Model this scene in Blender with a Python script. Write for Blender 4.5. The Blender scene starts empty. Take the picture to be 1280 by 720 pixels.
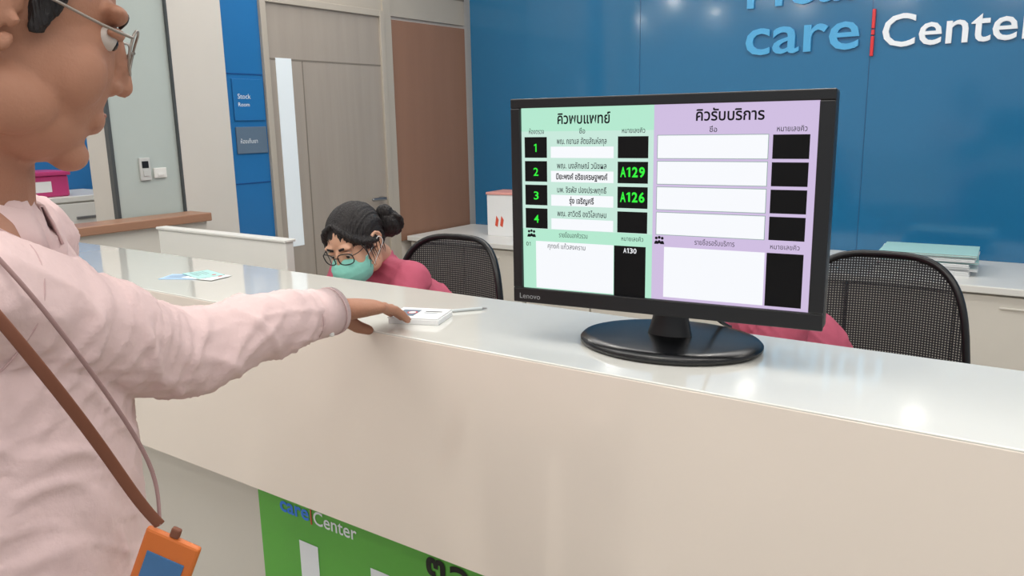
import bpy, bmesh, math, time
from mathutils import Vector, Matrix, noise as mnoise
T0=time.time()
def tick(s): print('T',s,round(time.time()-T0,1))
sc=bpy.context.scene
try: sc.view_settings.view_transform='Standard'
except Exception as e: print(e)
COL=sc.collection
V=Vector
# ------------------------------------------------------------------ materials
def lin(c):
    return tuple(((x/255)/12.92 if x/255<=.04045 else ((x/255+.055)/1.055)**2.4) for x in c)+(1,)
MC={}
def mat(name,col,rough=.5,metal=0,var=.06,scale=6,coat=0,spec=.5,emit=0,bump=0,bscale=60,kind='noise',stretch=(1,1,1),alpha=1,sss=0,col2=None,trans=0):
    if name in MC: return MC[name]
    m=bpy.data.materials.new(name); m.use_nodes=True; nt=m.node_tree; N=nt.nodes; L=nt.links
    b=N['Principled BSDF']; c=lin(col)
    b.inputs['Roughness'].default_value=rough; b.inputs['Metallic'].default_value=metal
    b.inputs['Specular IOR Level'].default_value=spec
    b.inputs['Coat Weight'].default_value=coat; b.inputs['Coat Roughness'].default_value=.05
    tc=N.new('ShaderNodeTexCoord'); mp=N.new('ShaderNodeMapping'); mp.inputs['Scale'].default_value=stretch
    L.new(tc.outputs['Object'],mp.inputs['Vector'])
    tx=N.new('ShaderNodeTexNoise'); tx.inputs['Scale'].default_value=scale; tx.inputs['Detail'].default_value=4; out=tx.outputs['Fac']
    L.new(mp.outputs[0],tx.inputs['Vector'])
    mx=N.new('ShaderNodeMix'); mx.data_type='RGBA'
    a=[min(1,x*(1+var)) for x in c[:3]]+[1]; d=[x*(1-var) for x in c[:3]]+[1]
    if col2: d=lin(col2); a=c
    mx.inputs[6].default_value=a; mx.inputs[7].default_value=d
    L.new(out,mx.inputs[0]); L.new(mx.outputs[2],b.inputs['Base Color'])
    if emit:
        L.new(mx.outputs[2],b.inputs['Emission Color']); b.inputs['Emission Strength'].default_value=emit
    if bump:
        t2=N.new('ShaderNodeTexNoise'); t2.inputs['Scale'].default_value=bscale; t2.inputs['Detail'].default_value=3
        L.new(mp.outputs[0],t2.inputs['Vector'])
        bp=N.new('ShaderNodeBump'); bp.inputs['Strength'].default_value=bump; bp.inputs['Distance'].default_value=.01
        L.new(t2.outputs['Fac'],bp.inputs['Height']); L.new(bp.outputs[0],b.inputs['Normal'])
    if sss: b.inputs['Subsurface Weight'].default_value=sss; b.inputs['Subsurface Radius'].default_value=(.02,.008,.005); b.inputs['Subsurface Scale'].default_value=.3
    b.inputs['Alpha'].default_value=alpha
    MC[name]=m; return m
def flatmat(name,col,emit):
    """lit screen pixel colour"""
    if name in MC: return MC[name]
    m=bpy.data.materials.new(name); m.use_nodes=True; b=m.node_tree.nodes['Principled BSDF']
    b.inputs['Base Color'].default_value=(.003,.003,.003,1); b.inputs['Roughness'].default_value=.5; b.inputs['Specular IOR Level'].default_value=.15
    b.inputs['Emission Color'].default_value=lin(col); b.inputs['Emission Strength'].default_value=emit
    MC[name]=m; return m
white=mat('white_laminate',(220,220,216),.35,var=.02)
ctop=mat('gloss_white_top',(222,222,216),.07,var=.02,coat=.8)
cfront=mat('gloss_cream_panel',(238,228,217),.12,var=.02,coat=.8)
cream=mat('cream_laminate',(212,208,199),.4,var=.03)
bluewall=mat('gloss_blue_panel',(32,106,150),.13,var=.03,spec=.7,scale=1,coat=.15)
blueflat=mat('blue_paint',(32,108,168),.35,var=.03)
wood=mat('brown_wood',(152,114,92),.5,kind='noise',scale=3,stretch=(4,4,.4),col2=(138,102,82),bump=.05,bscale=20)
woodcap=mat('wood_cap',(166,124,98),.4,scale=6,stretch=(6,.5,6),col2=(150,112,90))
doorm=mat('grey_oak',(166,157,147),.5,scale=4,stretch=(5,5,.35),col2=(150,141,131),bump=.04,bscale=20)
framem=mat('door_frame_beige',(176,168,156),.45,var=.04)
colm=mat('warm_white_paint',(208,203,195),.5,var=.03)
glassw=mat('pale_green_panel',(184,193,188),.15,var=.03,coat=.3)
glow=mat('frosted_glass_slit',(216,224,228),.2,var=.02,emit=.2)  # faint emission in the material keeps the glass bright, no lamp behind it
black=mat('black_plastic',(16,17,20),.35,var=.1,scale=20)
blackg=mat('black_gloss_plastic',(14,15,18),.25,var=.1)
blacktex=mat('black_textured_plastic',(26,27,30),.6,bump=.1,bscale=400)
chrome=mat('chrome',(190,190,192),.2,metal=1,var=.03)
steel=mat('brushed_steel',(150,150,152),.35,metal=1,var=.05)
floorm=mat('beige_tile',(178,168,155),.25,var=.05,scale=2)
ceilm=mat('ceiling_white',(225,225,222),.8,var=.02)
paper=mat('white_paper',(230,232,233),.7,var=.02)
paperb=mat('pale_blue_paper',(170,200,228),.7,var=.05)
teal=mat('pale_teal_card',(170,215,212),.6,var=.04)
red=mat('red_print',(205,60,60),.5,var=.05)
ored=mat('orange_red_print',(214,84,60),.5,var=.05)
green=mat('green_vinyl',(92,180,66),.35,var=.04)
pinkp=mat('magenta_plastic',(190,60,120),.35,var=.06)
skinm=mat('skin_tan',(166,118,94),.65,var=.10,scale=22,sss=.08,bump=.10,bscale=300)
skinw=mat('skin_light',(204,158,132),.55,var=.05,scale=14,sss=.15,bump=.04,bscale=220)
lipm=mat('lip',(152,100,84),.6,var=.05)
hairm=mat('black_hair',(26,21,22),.55,var=.5,scale=90,stretch=(1,1,.12),bump=.7,bscale=260)
shirtm=mat('pale_pink_cotton',(216,190,189),.85,var=.04,scale=5,bump=.12,bscale=120)
seamm=mat('pink_cotton_seam',(190,160,160),.85,var=.04)
jacketm=mat('pink_jacket_cloth',(184,84,108),.8,var=.08,bump=.2,bscale=40)
trous=mat('dark_trouser_cloth',(38,40,52),.8,var=.1,bump=.1)
shoem=mat('black_leather',(22,20,20),.35,var=.1)
maskm=mat('pale_green_mask_cloth',(130,200,186),.75,var=.04,bump=.2,bscale=60)
eyew=mat('eye_white',(190,180,172),.3,var=.02)
irism=mat('dark_iris',(35,22,16),.15,var=.1)
strap=mat('brown_strap',(118,70,50),.6,var=.1,scale=40)
strapg=mat('grey_cord',(150,120,118),.6,var=.1,scale=40)
orange=mat('orange_plastic',(206,110,46),.4,var=.05)
badgeb=mat('badge_blue',(60,110,160),.3,var=.15,scale=30)
steelf=mat('glasses_metal',(150,142,134),.35,metal=.7,var=.05)
lblue=mat('sky_blue_acrylic',(74,160,208),.3,var=.03,emit=.06)  # small glow added to the letter colour, no lamp inside
whitea=mat('white_acrylic',(228,233,238),.3,var=.02,emit=.06)  # white lettering carries the same small added glow
reda=mat('red_acrylic',(215,45,50),.3,var=.05)
greytx=mat('grey_plate',(92,112,132),.4,var=.05)
nblue=mat('blue_print_glow',(48,120,220),.5,var=.05,emit=.08)  # print colour given slight emission to brighten the banner letters
blackp=mat('black_print',(18,24,18),.6,var=.1)
groove=mat('groove_grey',(122,114,104),.5)
darkf=mat('dark_frame',(72,76,78),.4,var=.05)
def meshfabric():
    m=bpy.data.materials.new('black_mesh_fabric'); m.use_nodes=True; nt=m.node_tree;N=nt.nodes;L=nt.links
    b=N['Principled BSDF']; b.inputs['Base Color'].default_value=lin((30,33,38)); b.inputs['Roughness'].default_value=.7
    tc=N.new('ShaderNodeTexCoord'); ck=N.new('ShaderNodeTexWave'); ck.wave_type='BANDS'; ck.bands_direction='Z'; ck.inputs['Scale'].default_value=45
    ck2=N.new('ShaderNodeTexWave'); ck2.bands_direction='X'; ck2.inputs['Scale'].default_value=45
    L.new(tc.outputs['Object'],ck.inputs['Vector']); L.new(tc.outputs['Object'],ck2.inputs['Vector'])
    mu=N.new('ShaderNodeMath'); mu.operation='MULTIPLY'; L.new(ck.outputs['Fac'],mu.inputs[0]); L.new(ck2.outputs['Fac'],mu.inputs[1])
    mr=N.new('ShaderNodeMapRange'); mr.inputs[1].default_value=.35; mr.inputs[2].default_value=.6; mr.inputs[3].default_value=1; mr.inputs[4].default_value=.5
    L.new(mu.outputs[0],mr.inputs[0]); L.new(mr.outputs[0],b.inputs['Alpha']); return m
meshf=meshfabric()
# ------------------------------------------------------------------ object helpers
def basis(o):
    return Matrix.Translation(o.location)@o.rotation_euler.to_matrix().to_4x4()
def link(name,me,m=None,parent=None,world=False,smooth=False,mats=None):
    o=bpy.data.objects.new(name,me); COL.objects.link(o)
    if mats:
        for x in mats: me.materials.append(x)
    elif m: me.materials.append(m)
    if smooth:
        for p in me.polygons: p.use_smooth=True
    if parent:
        if world: me.transform(basis(parent).inverted())
        o.parent=parent
    return o
def meta(o,label,cat,group=None):
    o['label']=label; o['category']=cat
    if group: o['group']=group
    return o
def thing(name,loc,label,cat,rz=0,group=None):
    o=bpy.data.objects.new(name,None); o.empty_display_size=.05; COL.objects.link(o)
    o.location=loc; o.rotation_euler=(0,0,rz)
    return meta(o,label,cat,group)
def struct(o): o['kind']='structure'; return o
def fin(bm,name):
    me=bpy.data.meshes.new(name); bmesh.ops.recalc_face_normals(bm,faces=bm.faces); bm.to_mesh(me); bm.free(); return me
def box(name,x0,x1,y0,y1,z0,z1,m,parent=None,bev=0,world=False,seg=2):
    bm=bmesh.new(); bmesh.ops.create_cube(bm,size=1)
    for v in bm.verts: v.co=V(((x0+x1)/2+v.co.x*(x1-x0),(y0+y1)/2+v.co.y*(y1-y0),(z0+z1)/2+v.co.z*(z1-z0)))
    if bev: bmesh.ops.bevel(bm,geom=bm.edges[:],offset=bev,segments=seg,affect='EDGES',profile=.5)
    return link(name,fin(bm,name),m,parent,world)
def ell(bm,c,r,M=None,rot=None,sub=3):
    A=Matrix.Translation(V(c))@(rot or Matrix.Identity(4))@Matrix.Diagonal((*(r if hasattr(r,'__len__') else (r,r,r)),1))
    if M: A=M@A
    bmesh.ops.create_icosphere(bm,subdivisions=sub,radius=1,matrix=A)
def tube(bm,pts,rad,side=None,M=None,seg=16,cap=True,closed=False,sub=1):
    P=[V(p) for p in pts]; R=[(r if hasattr(r,'__len__') else (r,r)) for r in rad]
    if sub>1 and not closed and len(P)>2:
        P2=[];R2=[]
        for i in range(len(P)-1):
            p0=P[max(i-1,0)];p1=P[i];p2=P[i+1];p3=P[min(i+2,len(P)-1)]
            for k in range(sub):
                t=k/sub
                P2.append(.5*((2*p1)+(p2-p0)*t+(2*p0-5*p1+4*p2-p3)*t*t+(3*p1-p0-3*p2+p3)*t**3))
                s=t*t*(3-2*t)
                R2.append(tuple(a*(1-s)+b*s for a,b in zip(R[i],R[i+1])))
        P2.append(P[-1]);R2.append(R[-1]);P,R=P2,R2
    n=len(P); T=[]
    for i in range(n):
        a=P[(i-1)%n] if closed else P[max(i-1,0)]; b=P[(i+1)%n] if closed else P[min(i+1,n-1)]
        T.append((b-a).normalized())
    S=V(side) if side is not None else (V((0,0,1)) if abs(T[0].z)<.9 else V((1,0,0)))
    S=(S-T[0]*S.dot(T[0])).normalized(); rows=[]
    def ring(p,s,nn,a,b):
        return [bm.verts.new(p+s*a*math.cos(2*math.pi*k/seg)+nn*b*math.sin(2*math.pi*k/seg)) for k in range(seg)]
    allv=[]
    def pole(p): v=bm.verts.new(p); allv.append(v); return v
    p_start=None;p_end=None
    for i in range(n):
        if side is not None: S=V(side)
        S=(S-T[i]*S.dot(T[i])).normalized(); Nn=T[i].cross(S)
        a,b=R[i]
        if i==0 and cap and not closed:
            h=min(a,b); p_start=pole(P[0]-T[0]*h)
            for f in (60,30): rows.append(ring(P[0]-T[0]*h*math.sin(math.radians(f)),S,Nn,a*math.cos(math.radians(f)),b*math.cos(math.radians(f))))
        rows.append(ring(P[i],S,Nn,a,b))
        if i==n-1 and cap and not closed:
            h=min(a,b)
            for f in (30,60): rows.append(ring(P[i]+T[i]*h*math.sin(math.radians(f)),S,Nn,a*math.cos(math.radians(f)),b*math.cos(math.radians(f))))
            p_end=pole(P[i]+T[i]*h)
    m=len(rows)
    for i in range(m if closed else m-1):
        A=rows[i];B=rows[(i+1)%m]
        for k in range(seg): bm.faces.new((A[k],A[(k+1)%seg],B[(k+1)%seg],B[k]))
    if p_start:
        for k in range(seg): bm.faces.new((p_start,rows[0][(k+1)%seg],rows[0][k]))
    if p_end:
        for k in range(seg): bm.faces.new((p_end,rows[-1][k],rows[-1][(k+1)%seg]))
    for r in rows: allv+=r
    if M:
        for v in allv: v.co=M@v.co
def mtube(name,pts,rad,m,parent=None,world=False,side=None,closed=False,seg=10,sub=4,cap=True):
    bm=bmesh.new(); tube(bm,pts,rad if hasattr(rad,'__len__') else [rad]*len(pts),side=side,closed=closed,seg=seg,sub=sub,cap=cap)
    return link(name,fin(bm,name),m,parent,world,smooth=True)
def evaltmp(o):
    COL.objects.link(o)
    dg=bpy.context.evaluated_depsgraph_get()
    r=bpy.data.meshes.new_from_object(o.evaluated_get(dg)); bpy.data.objects.remove(o); return r
def evalmesh(me,mods):
    o=bpy.data.objects.new('tmp',me)
    for f in mods: f(o)
    return evaltmp(o)
def fuse(bm,voxel,smooth=5,disp=0,dsize=.08,factor=.5):
    me=bpy.data.meshes.new('raw'); bm.to_mesh(me); bm.free()
    def rm(o): d=o.modifiers.new('r','REMESH'); d.mode='VOXEL'; d.voxel_size=voxel
    def sm(o): d=o.modifiers.new('s','SMOOTH'); d.factor=factor; d.iterations=smooth
    mods=[rm,sm]
    if disp:
        def dp(o):
            t=bpy.data.textures.new('cl','CLOUDS'); t.noise_scale=dsize; t.noise_depth=2
            d=o.modifiers.new('d','DISPLACE'); d.texture=t; d.strength=disp; d.mid_level=.5
        mods.append(dp)
    r=evalmesh(me,mods); r.materials.clear()
    for p in r.polygons: p.use_smooth=True
    return r
def folds(me,axis,A=.006,fa=26,fb=6,off=0,w=3.2):
    """ridged cloth folds running across the given direction"""
    ax=V(axis).normalized(); s=ax.orthogonal().normalized(); t=ax.cross(s); N=[v.normal.copy() for v in me.vertices]; D=[]
    for v in me.vertices:
        p=v.co; g=mnoise.noise(p*5+V((off,0,0))); q=V((p.dot(ax)*fa+off+g*2.5,p.dot(s)*fb+g,p.dot(t)*fb))
        n=mnoise.noise(q); rdg=1-min(1,abs(n)*w); m=.5+.5*mnoise.noise(p*6+V((7,off,3)))
        D.append(A*rdg*rdg*max(0,m)*1.6)
    for v,n_,d in zip(me.vertices,N,D): v.co+=n_*d
class Flat:
    """flat printed layout lying on a real surface"""
    def __init__(s,o,U,W): s.o=V(o); s.U=V(U).normalized(); s.W=V(W).normalized(); s.N=s.U.cross(s.W); s.bm=bmesh.new(); s.mats=[]
    def mi(s,m):
        if m not in s.mats: s.mats.append(m)
        return s.mats.index(m)
    def pt(s,x,y,h): return s.o+s.U*x+s.W*y+s.N*h
    def rect(s,x0,x1,y0,y1,h,m):
        f=s.bm.faces.new([s.bm.verts.new(s.pt(*p,h)) for p in ((x0,y0),(x1,y0),(x1,y1),(x0,y1))]); f.material_index=s.mi(m)
    def poly(s,pts,h,m):
        f=s.bm.faces.new([s.bm.verts.new(s.pt(*p,h)) for p in pts]); f.material_index=s.mi(m)
    def disc(s,x,y,r,h,m,ry=None,n=20):
        s.poly([(x+r*math.cos(6.2832*k/n),y+(ry or r)*math.sin(6.2832*k/n)) for k in range(n)],h,m)
    def one(s,x,y,hh,m,h=.0008,t=.16):
        """digit one with a flag, stem centred on x"""
        a=hh*t/2; s.poly([(x-a,y),(x+a,y),(x+a,y+hh),(x-a*.6,y+hh),(x-a,y+hh*.96)],h,m)
        s.poly([(x-a,y+hh*.99),(x-a-hh*.20,y+hh*.84),(x-a-hh*.20,y+hh*.70),(x-a,y+hh*.80)],h,m)
    def num(s,body,x,y,size,m,cw,off=0,h=.0008):
        """numbers set one character at a time, centred on x; cw = advance"""
        W_={'1':.72}; tot=sum(W_.get(c,1)*cw for c in body); px=x-tot/2
        for c in body:
            w_=W_.get(c,1)*cw
            if c=='1': s.one(px+w_*.58,y,size*.70,m,h,t=.15+off*2)
            else: s.text(c,px+w_/2,y,size,m,h=h,width=cw*.84,align='CENTER',off=off)
            px+=w_
    def text(s,body,x,y,size,m,h=.0008,width=None,align='LEFT',off=0,ext=0):
        cu=bpy.data.curves.new('t','FONT'); cu.body=body; cu.size=size; cu.offset=off*size; cu.extrude=ext; cu.resolution_u=3
        me=evaltmp(bpy.data.objects.new('t',cu))
        if not len(me.vertices): print('EMPTY TEXT',body); return
        x0=min(v.co.x for v in me.vertices); x1=max(v.co.x for v in me.vertices)
        k=(width/(x1-x0)) if width else 1
        w=(x1-x0)*k; dx={'LEFT':0,'CENTER':-w/2,'RIGHT':-w}[align]
        A=Matrix(((s.U.x,s.W.x,s.N.x,0),(s.U.y,s.W.y,s.N.y,0),(s.U.z,s.W.z,s.N.z,0),(0,0,0,1)))
        B=Matrix.Translation(s.pt(x+dx,y,h+ext))@A@Matrix.Diagonal((k,1,1,1))@Matrix.Translation((-x0,0,0))
        me.transform(B); nf=len(s.bm.faces); s.bm.from_mesh(me); s.bm.faces.ensure_lookup_table(); i=s.mi(m)
        for f in s.bm.faces[nf:]: f.material_index=i; f.smooth=False
        bpy.data.meshes.remove(me)
    def done(s,name,parent=None,world=True):
        me=bpy.data.meshes.new(name); s.bm.to_mesh(me); s.bm.free()
        return link(name,me,None,parent,world,mats=s.mats)
# ------------------------------------------------------------------ camera
cd=bpy.data.cameras.new('camera'); cam=bpy.data.objects.new('camera',cd); COL.objects.link(cam)
cd.sensor_width=36; cd.lens=28.125; cd.clip_start=.02
r=V((.8171,.5761,-.0190)).normalized(); b_=V((.5674,-.7980,.2035)); b_=(b_-r*b_.dot(r)).normalized(); u=b_.cross(r)
cam.matrix_world=Matrix(((r.x,u.x,b_.x,0),(r.y,u.y,b_.y,0),(r.z,u.z,b_.z,1.43),(0,0,0,1)))
sc.camera=cam
# ------------------------------------------------------------------ room
CH=2.9
struct(box('floor',-7,3,-3.5,4.5,-.1,0,floorm))
struct(box('ceiling',-7,3,-3.5,4.5,CH,CH+.1,ceilm))
struct(box('wall_back',-3.35,3,4.3,4.45,0,CH,bluewall))
for i,x in enumerate((-2.13,-.9,.35,1.6)):
    struct(box('trim_%d'%(i+1),x-.002,x+.002,4.2985,4.301,.76,CH,mat('seam_blue',(22,84,126),.4)))
struct(box('wall_left',-3.6,-3.42,1.85,4.45,0,CH,colm))
W=-3.4
box_=lambda n,y0,y1,z0,z1,m,x=W,t=.02,bev=0: struct(box(n,x-t,x,y0,y1,z0,z1,m,bev=bev))
box_('trim_5',1.85,2.16,0,2.75,glassw)
box_('trim_6',2.16,2.44,0,CH,colm,x=-3.385,t=.035)
box_('trim_7',2.44,2.665,0,CH,blueflat)
box_('trim_8',3.535,3.60,0,CH,framem,x=-3.39,t=.03)
box_('trim_9',3.60,4.30,.72,2.03,wood)
box_('trim_10',3.60,4.30,2.05,CH,framem)
box_('trim_11',2.665,3.535,2.07,CH,framem)
box_('trim_12',3.60,4.30,2.20,2.23,groove,x=-3.396,t=.02)
for i,z in enumerate((2.35,2.5)): box_('trim_%d'%(13+i),2.68,4.3,z,z+.012,groove,x=-3.396,t=.02)
for i,z in enumerate((1.15,1.68,2.1)): box_('trim_%d'%(16+i),2.445,2.66,z,z+.006,mat('blue_dark',(16,70,130),.4),x=-3.398,t=.02)
box_('trim_22',1.838,1.853,0,2.75,darkf,x=-3.392,t=.03)
box_('trim_23',2.155,2.163,0,2.75,darkf,x=-3.383,t=.03)
dr=thing('door_1',(W,3.1,0),'grey oak door with narrow frosted glass slit in beige frame','door'); struct(dr)
del dr['category']
def dbox(n,x0,x1,y0,y1,z0,z1,m,bev=0): return box(n,x0-W,x1-W,y0-3.1,y1-3.1,z0,z1,m,dr,bev)
dbox('door_frame',W-.02,W+.02,2.665,2.70,0,2.07,framem,.003); dbox('door_frame',W-.02,W+.02,3.50,3.535,0,2.07,framem,.003)
dbox('door_frame',W-.02,W+.02,2.70,3.50,2.035,2.07,framem,.003)
dbox('door_leaf',W-.02,W+.005,2.70,3.50,0,2.035,doorm)
dbox('door_groove',W-.01,W+.0065,2.70,3.50,1.76,1.768,groove)
dbox('door_groove',W-.01,W+.0065,2.915,2.921,0,1.76,groove)
dbox('glass_slit',W-.01,W+.008,2.745,2.845,.80,1.77,glow)
mtube('door_handle',[(.005,.34,1.0),(.05,.34,1.0),(.05,.24,1.0)],.01,steel,dr)
struct(box('wall_far',-5.45,-5.3,-1,4.4,0,CH,cream))
struct(box('trim_20',-5.30,-5.27,2.0,3.6,0,CH,blueflat))
struct(box('trim_21',-5.30,-5.28,-1,1.5,1.9,CH,blueflat))
def wbox(n,x0,x1,y0,y1,z0,z1,m,p,bev=0,seg=2):
    L=p.location; return box(n,x0-L.x,x1-L.x,y0-L.y,y1-L.y,z0-L.z,z1-L.z,m,p,bev,seg=seg)
pt=thing('low_partition',(-3.25,1.5,0),'low white partition wall with brown wooden cap','partition')
wbox('partition_panel',-3.32,-3.22,.75,2.15,0,1.018,cream,pt)
wbox('wood_cap',-3.35,-3.19,.73,2.16,1.018,1.055,woodcap,pt,.004)
def plate(name,y,z,w,h,m,label,dark=None):
    t=thing(name,(W,y,z),label,'switch')
    box('plate',0,.012,-w/2,w/2,-h/2,h/2,m,t,.003)
    if dark: box('display',.012,.0135,-w*.3,w*.3,h*.05,h*.35,dark,t)
    box('button',.012,.016,-w*.25,w*.25,-h*.3,-h*.05,m,t,.001)
plate('thermostat',1.985,1.255,.05,.10,mat('grey_plastic',(196,198,196),.5),'small grey thermostat with dark display on wall',black)
plate('light_switch',2.055,1.235,.06,.045,mat('white_plastic',(226,226,222),.4),'small white wall light switch')
for nm,z0,z1,m,t1,t2,lab in (('room_sign',1.46,1.66,blueflat,'Stock','Room','blue room sign plate with white lettering'),('room_sign',1.30,1.43,greytx,'ห้องเก็บยา',None,'grey room sign plate with white lettering')):
    t=thing(nm,(W,2.55,z0),lab,'sign'); box('plate',0,.008,-.075,.105,0,z1-z0,m,t,.002)
    f=Flat((W+.0085,2.50,z0),(0,1,0),(0,0,1)) 
    if t2: f.text(t1,0.0,.105,.034,whitea,h=.0005,width=.075); f.text(t2,0,.068,.028,whitea,h=.0005,width=.065)
    else: f.text(t1,-.005,.05,.028,whitea,h=.0005,width=.10)
    f.done('lettering',t)
cb=thing('storage_cabinet',(-4.95,2.1,0),'white storage cabinet with two doors','cabinet')
wbox('body',-5.26,-4.70,1.45,2.62,0,1.03,cream,cb); wbox('top',-5.26,-4.68,1.43,2.64,1.03,1.06,white,cb,.003)
for y in (1.46,2.04):
    wbox('door',-4.70,-4.68,y,y+.57,.05,1.02,white,cb,.003)
    wbox('handle',-4.68,-4.665,y+.25,y+.36,.93,.945,steel,cb,.002)
pk=thing('plastic_basket',(-4.88,2.16,1.06),'magenta plastic storage box with lid','box')
box('body',-.13,.13,-.15,.15,0,.12,pinkp,pk,.012); box('lid',-.14,.14,-.16,.16,.12,.145,pinkp,pk,.006); box('label_sticker',.1305,.132,-.09,.05,.03,.09,paper,pk)
pr=thing('desktop_printer',(-4.9,1.80,1.06),'small white desktop printer with green light','printer')
box('body',-.15,.15,-.14,.14,0,.16,white,pr,.015); box('paper_tray',-.12,.0,-.11,.11,.16,.2,white,pr,.004); box('output_slot',.148,.152,-.1,.1,.04,.07,black,pr); box('indicator',.148,.153,.08,.1,.11,.125,green,pr)
tick('room')
# ------------------------------------------------------------------ reception counter
rc=thing('reception_counter',(-.9,1.05,0),'long glossy white reception counter with cream front panel','counter')
wbox('countertop',-3.18,1.8,.9006,1.195,1.0965,1.10,ctop,rc,.0016,seg=4)
wbox('front_panel',-3.18,1.8,.9,.93,.73,1.0975,cfront,rc,.0012)
wbox('base_panel',-3.18,1.8,.985,1.03,0.08,1.07,cream,rc)
wbox('soffit',-3.18,1.8,.93,.985,.73,.75,cream,rc)
wbox('back_panel',-3.18,1.8,1.165,1.19,0,1.0965,cream,rc)
wbox('plinth',-3.18,1.8,1.0,1.16,0,.08,steel,rc)
wbox('inner_desk',-3.18,1.8,1.19,1.47,.71,.735,white,rc,.002)
pn=thing('desk_divider',(-2.16,1.5,0),'white low desk divider panel beside the counter','divider')
wbox('panel',-2.51,-1.86,1.49,1.52,0,1.10,white,pn,.003)
wbox('panel_cap',-2.515,-1.855,1.485,1.525,1.10,1.108,white,pn,.002)
bn=thing('banner',(-.9,.98,0),'green vinyl banner with white and blue lettering on counter front','banner')
wbox('sheet',-1.378,-.25,.981,.984,.06,.725,green,bn)
f=Flat((0,.9805,0),(1,0,0),(0,0,1))
f.text('Health',-1.306,.680,.056,nblue,width=.145,off=.03); f.text('care',-1.306,.640,.048,nblue,width=.090,off=.02)
f.rect(-1.211,-1.2075,.634,.678,.0008,reda); f.text('Center',-1.202,.638,.043,whitea,width=.124,off=.01)
f.rect(-1.252,-1.195,.25,.588,.0008,whitea); f.rect(-1.045,-.995,.25,.592,.0008,whitea); f.rect(-1.13,-1.045,.25,.29,.0008,whitea); f.rect(-1.13,-1.10,.29,.54,.0008,whitea)
f.text('ๆอกรัก',-.90,.610,.095,blackp,off=.02); f.text('ปีใหม่',-.84,.42,.14,whitea,off=.02)
f.done('lettering',bn,world=True)
# ------------------------------------------------------------------ monitor
ang=math.atan2(.0526,.4393)
mo=thing('computer_monitor',(-.477,1.073,1.10),'black desktop monitor on round base showing queue table','monitor',rz=ang)
w,h0,h1=.2215,.062,.362; yp=-.0715
box('housing',-w,w,yp+.002,yp+.03,h0,h1,black,mo,.004)
box('housing_back',-w+.05,w-.05,yp+.028,yp+.05,h0+.05,h1-.05,black,mo,.008)
sx0,sx1,sz0,sz1=-w+.0155,w-.0185,h0+.0225,h1-.0135
for nm,q in (('bezel',(-w,w,sz1,h1)),('bezel',(-w,w,h0,sz0)),('bezel',(-w,sx0,sz0,sz1)),('bezel',(sx1,w,sz0,sz1))):
    box(nm,q[0],q[1],yp-.004,yp+.003,q[2],q[3],black,mo,.0015)
bm=bmesh.new(); tube(bm,[(0,0,.006),(0,0.004,.06),(0,-.01,.17),(0,-.018,.22)],[(.036,.018),(.026,.014),(.026,.012),(.03,.012)],side=(1,0,0),seg=20,sub=4)
link('stand_neck',fin(bm,'neck'),black,mo,smooth=True)
bm=bmesh.new(); rows=[]
for z,k in ((.0005,.97),(.004,1.0),(.008,1.0),(.012,.97),(.0145,.85),(.016,.3)):
    rows.append([bm.verts.new((.136*k*math.cos(a*math.pi/32),.108*k*math.sin(a*math.pi/32),z)) for a in range(64)])
for A,B in zip(rows,rows[1:]):
    for k in range(64): bm.faces.new((A[k],A[(k+1)%64],B[(k+1)%64],B[k]))
bm.faces.new(rows[-1]); bm.faces.new(rows[0][::-1]); link('stand_base',fin(bm,'base'),blackg,mo,smooth=True)
mtube('power_cable',[(.03,-.03,.13),(.045,.02,.08),(.05,.075,.03),(.06,.112,.008),(.06,.126,.004)],.003,black,mo)
E=.96
smint=flatmat('screen_mint',(186,240,214),.93); slav=flatmat('screen_lavender',(214,196,232),.93); swh=flatmat('screen_white',(247,249,253),1)
smint2=flatmat('screen_mint_pale',(206,240,226),.93); sbk=flatmat('screen_black',(3,3,5),E); sgr=flatmat('screen_green',(50,235,60),1.1); stx=flatmat('screen_dark_text',(8,8,16),E); sgt=flatmat('screen_grey_text',(40,44,52),E); sln=flatmat('screen_line',(140,170,160),E)
A=basis(mo); rx=(A.to_3x3()@V((1,0,0))); sw=sx1-sx0; sh=sz1-sz0
f=Flat(A@V((sx0,yp+.001,sz1)),rx,(0,0,1))
X=lambda a:a*sw
Y=lambda v:-v*sh
def R(u0,u1,v0,v1,m,h): f.rect(X(u0),X(u1),Y(v1),Y(v0),h,m)
R(0,.49,0,1,smint,0); R(.49,1,0,1,slav,0)
R(0,.49,.125,.66,smint2,.0002)
f.text('คิวพบแพทย์',X(.240),Y(.086),.020,stx,align='CENTER',width=.080,off=.02)
f.text('คิวรับบริการ',X(.735),Y(.082),.020,stx,align='CENTER',width=.087,off=.02)
for t,uu,wd in (('ห้องตรวจ',.06,.024),('ชื่อ',.235,.009),('หมายเลขคิว',.42,.033),('ชื่อ',.685,.010),('หมายเลขคิว',.924,.036)):
    f.text(t,X(uu),Y(.138),.0095,sgt,align='CENTER',width=wd,off=.006)
rowsn=[('1','พญ. กยานส สัตยสัณห์สกุล','',''),('2','พญ. นงลักษณ์ วนิชผล','ปิยะพงศ์ อริยเศรษฐพงศ์','A129'),('3','นพ. จิรพัส ปองประพฤทธิ์','รุ่ง เจริญศรี','A126'),('4','พญ. สาวิตรี องวิไลเกษม','','')]
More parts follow.
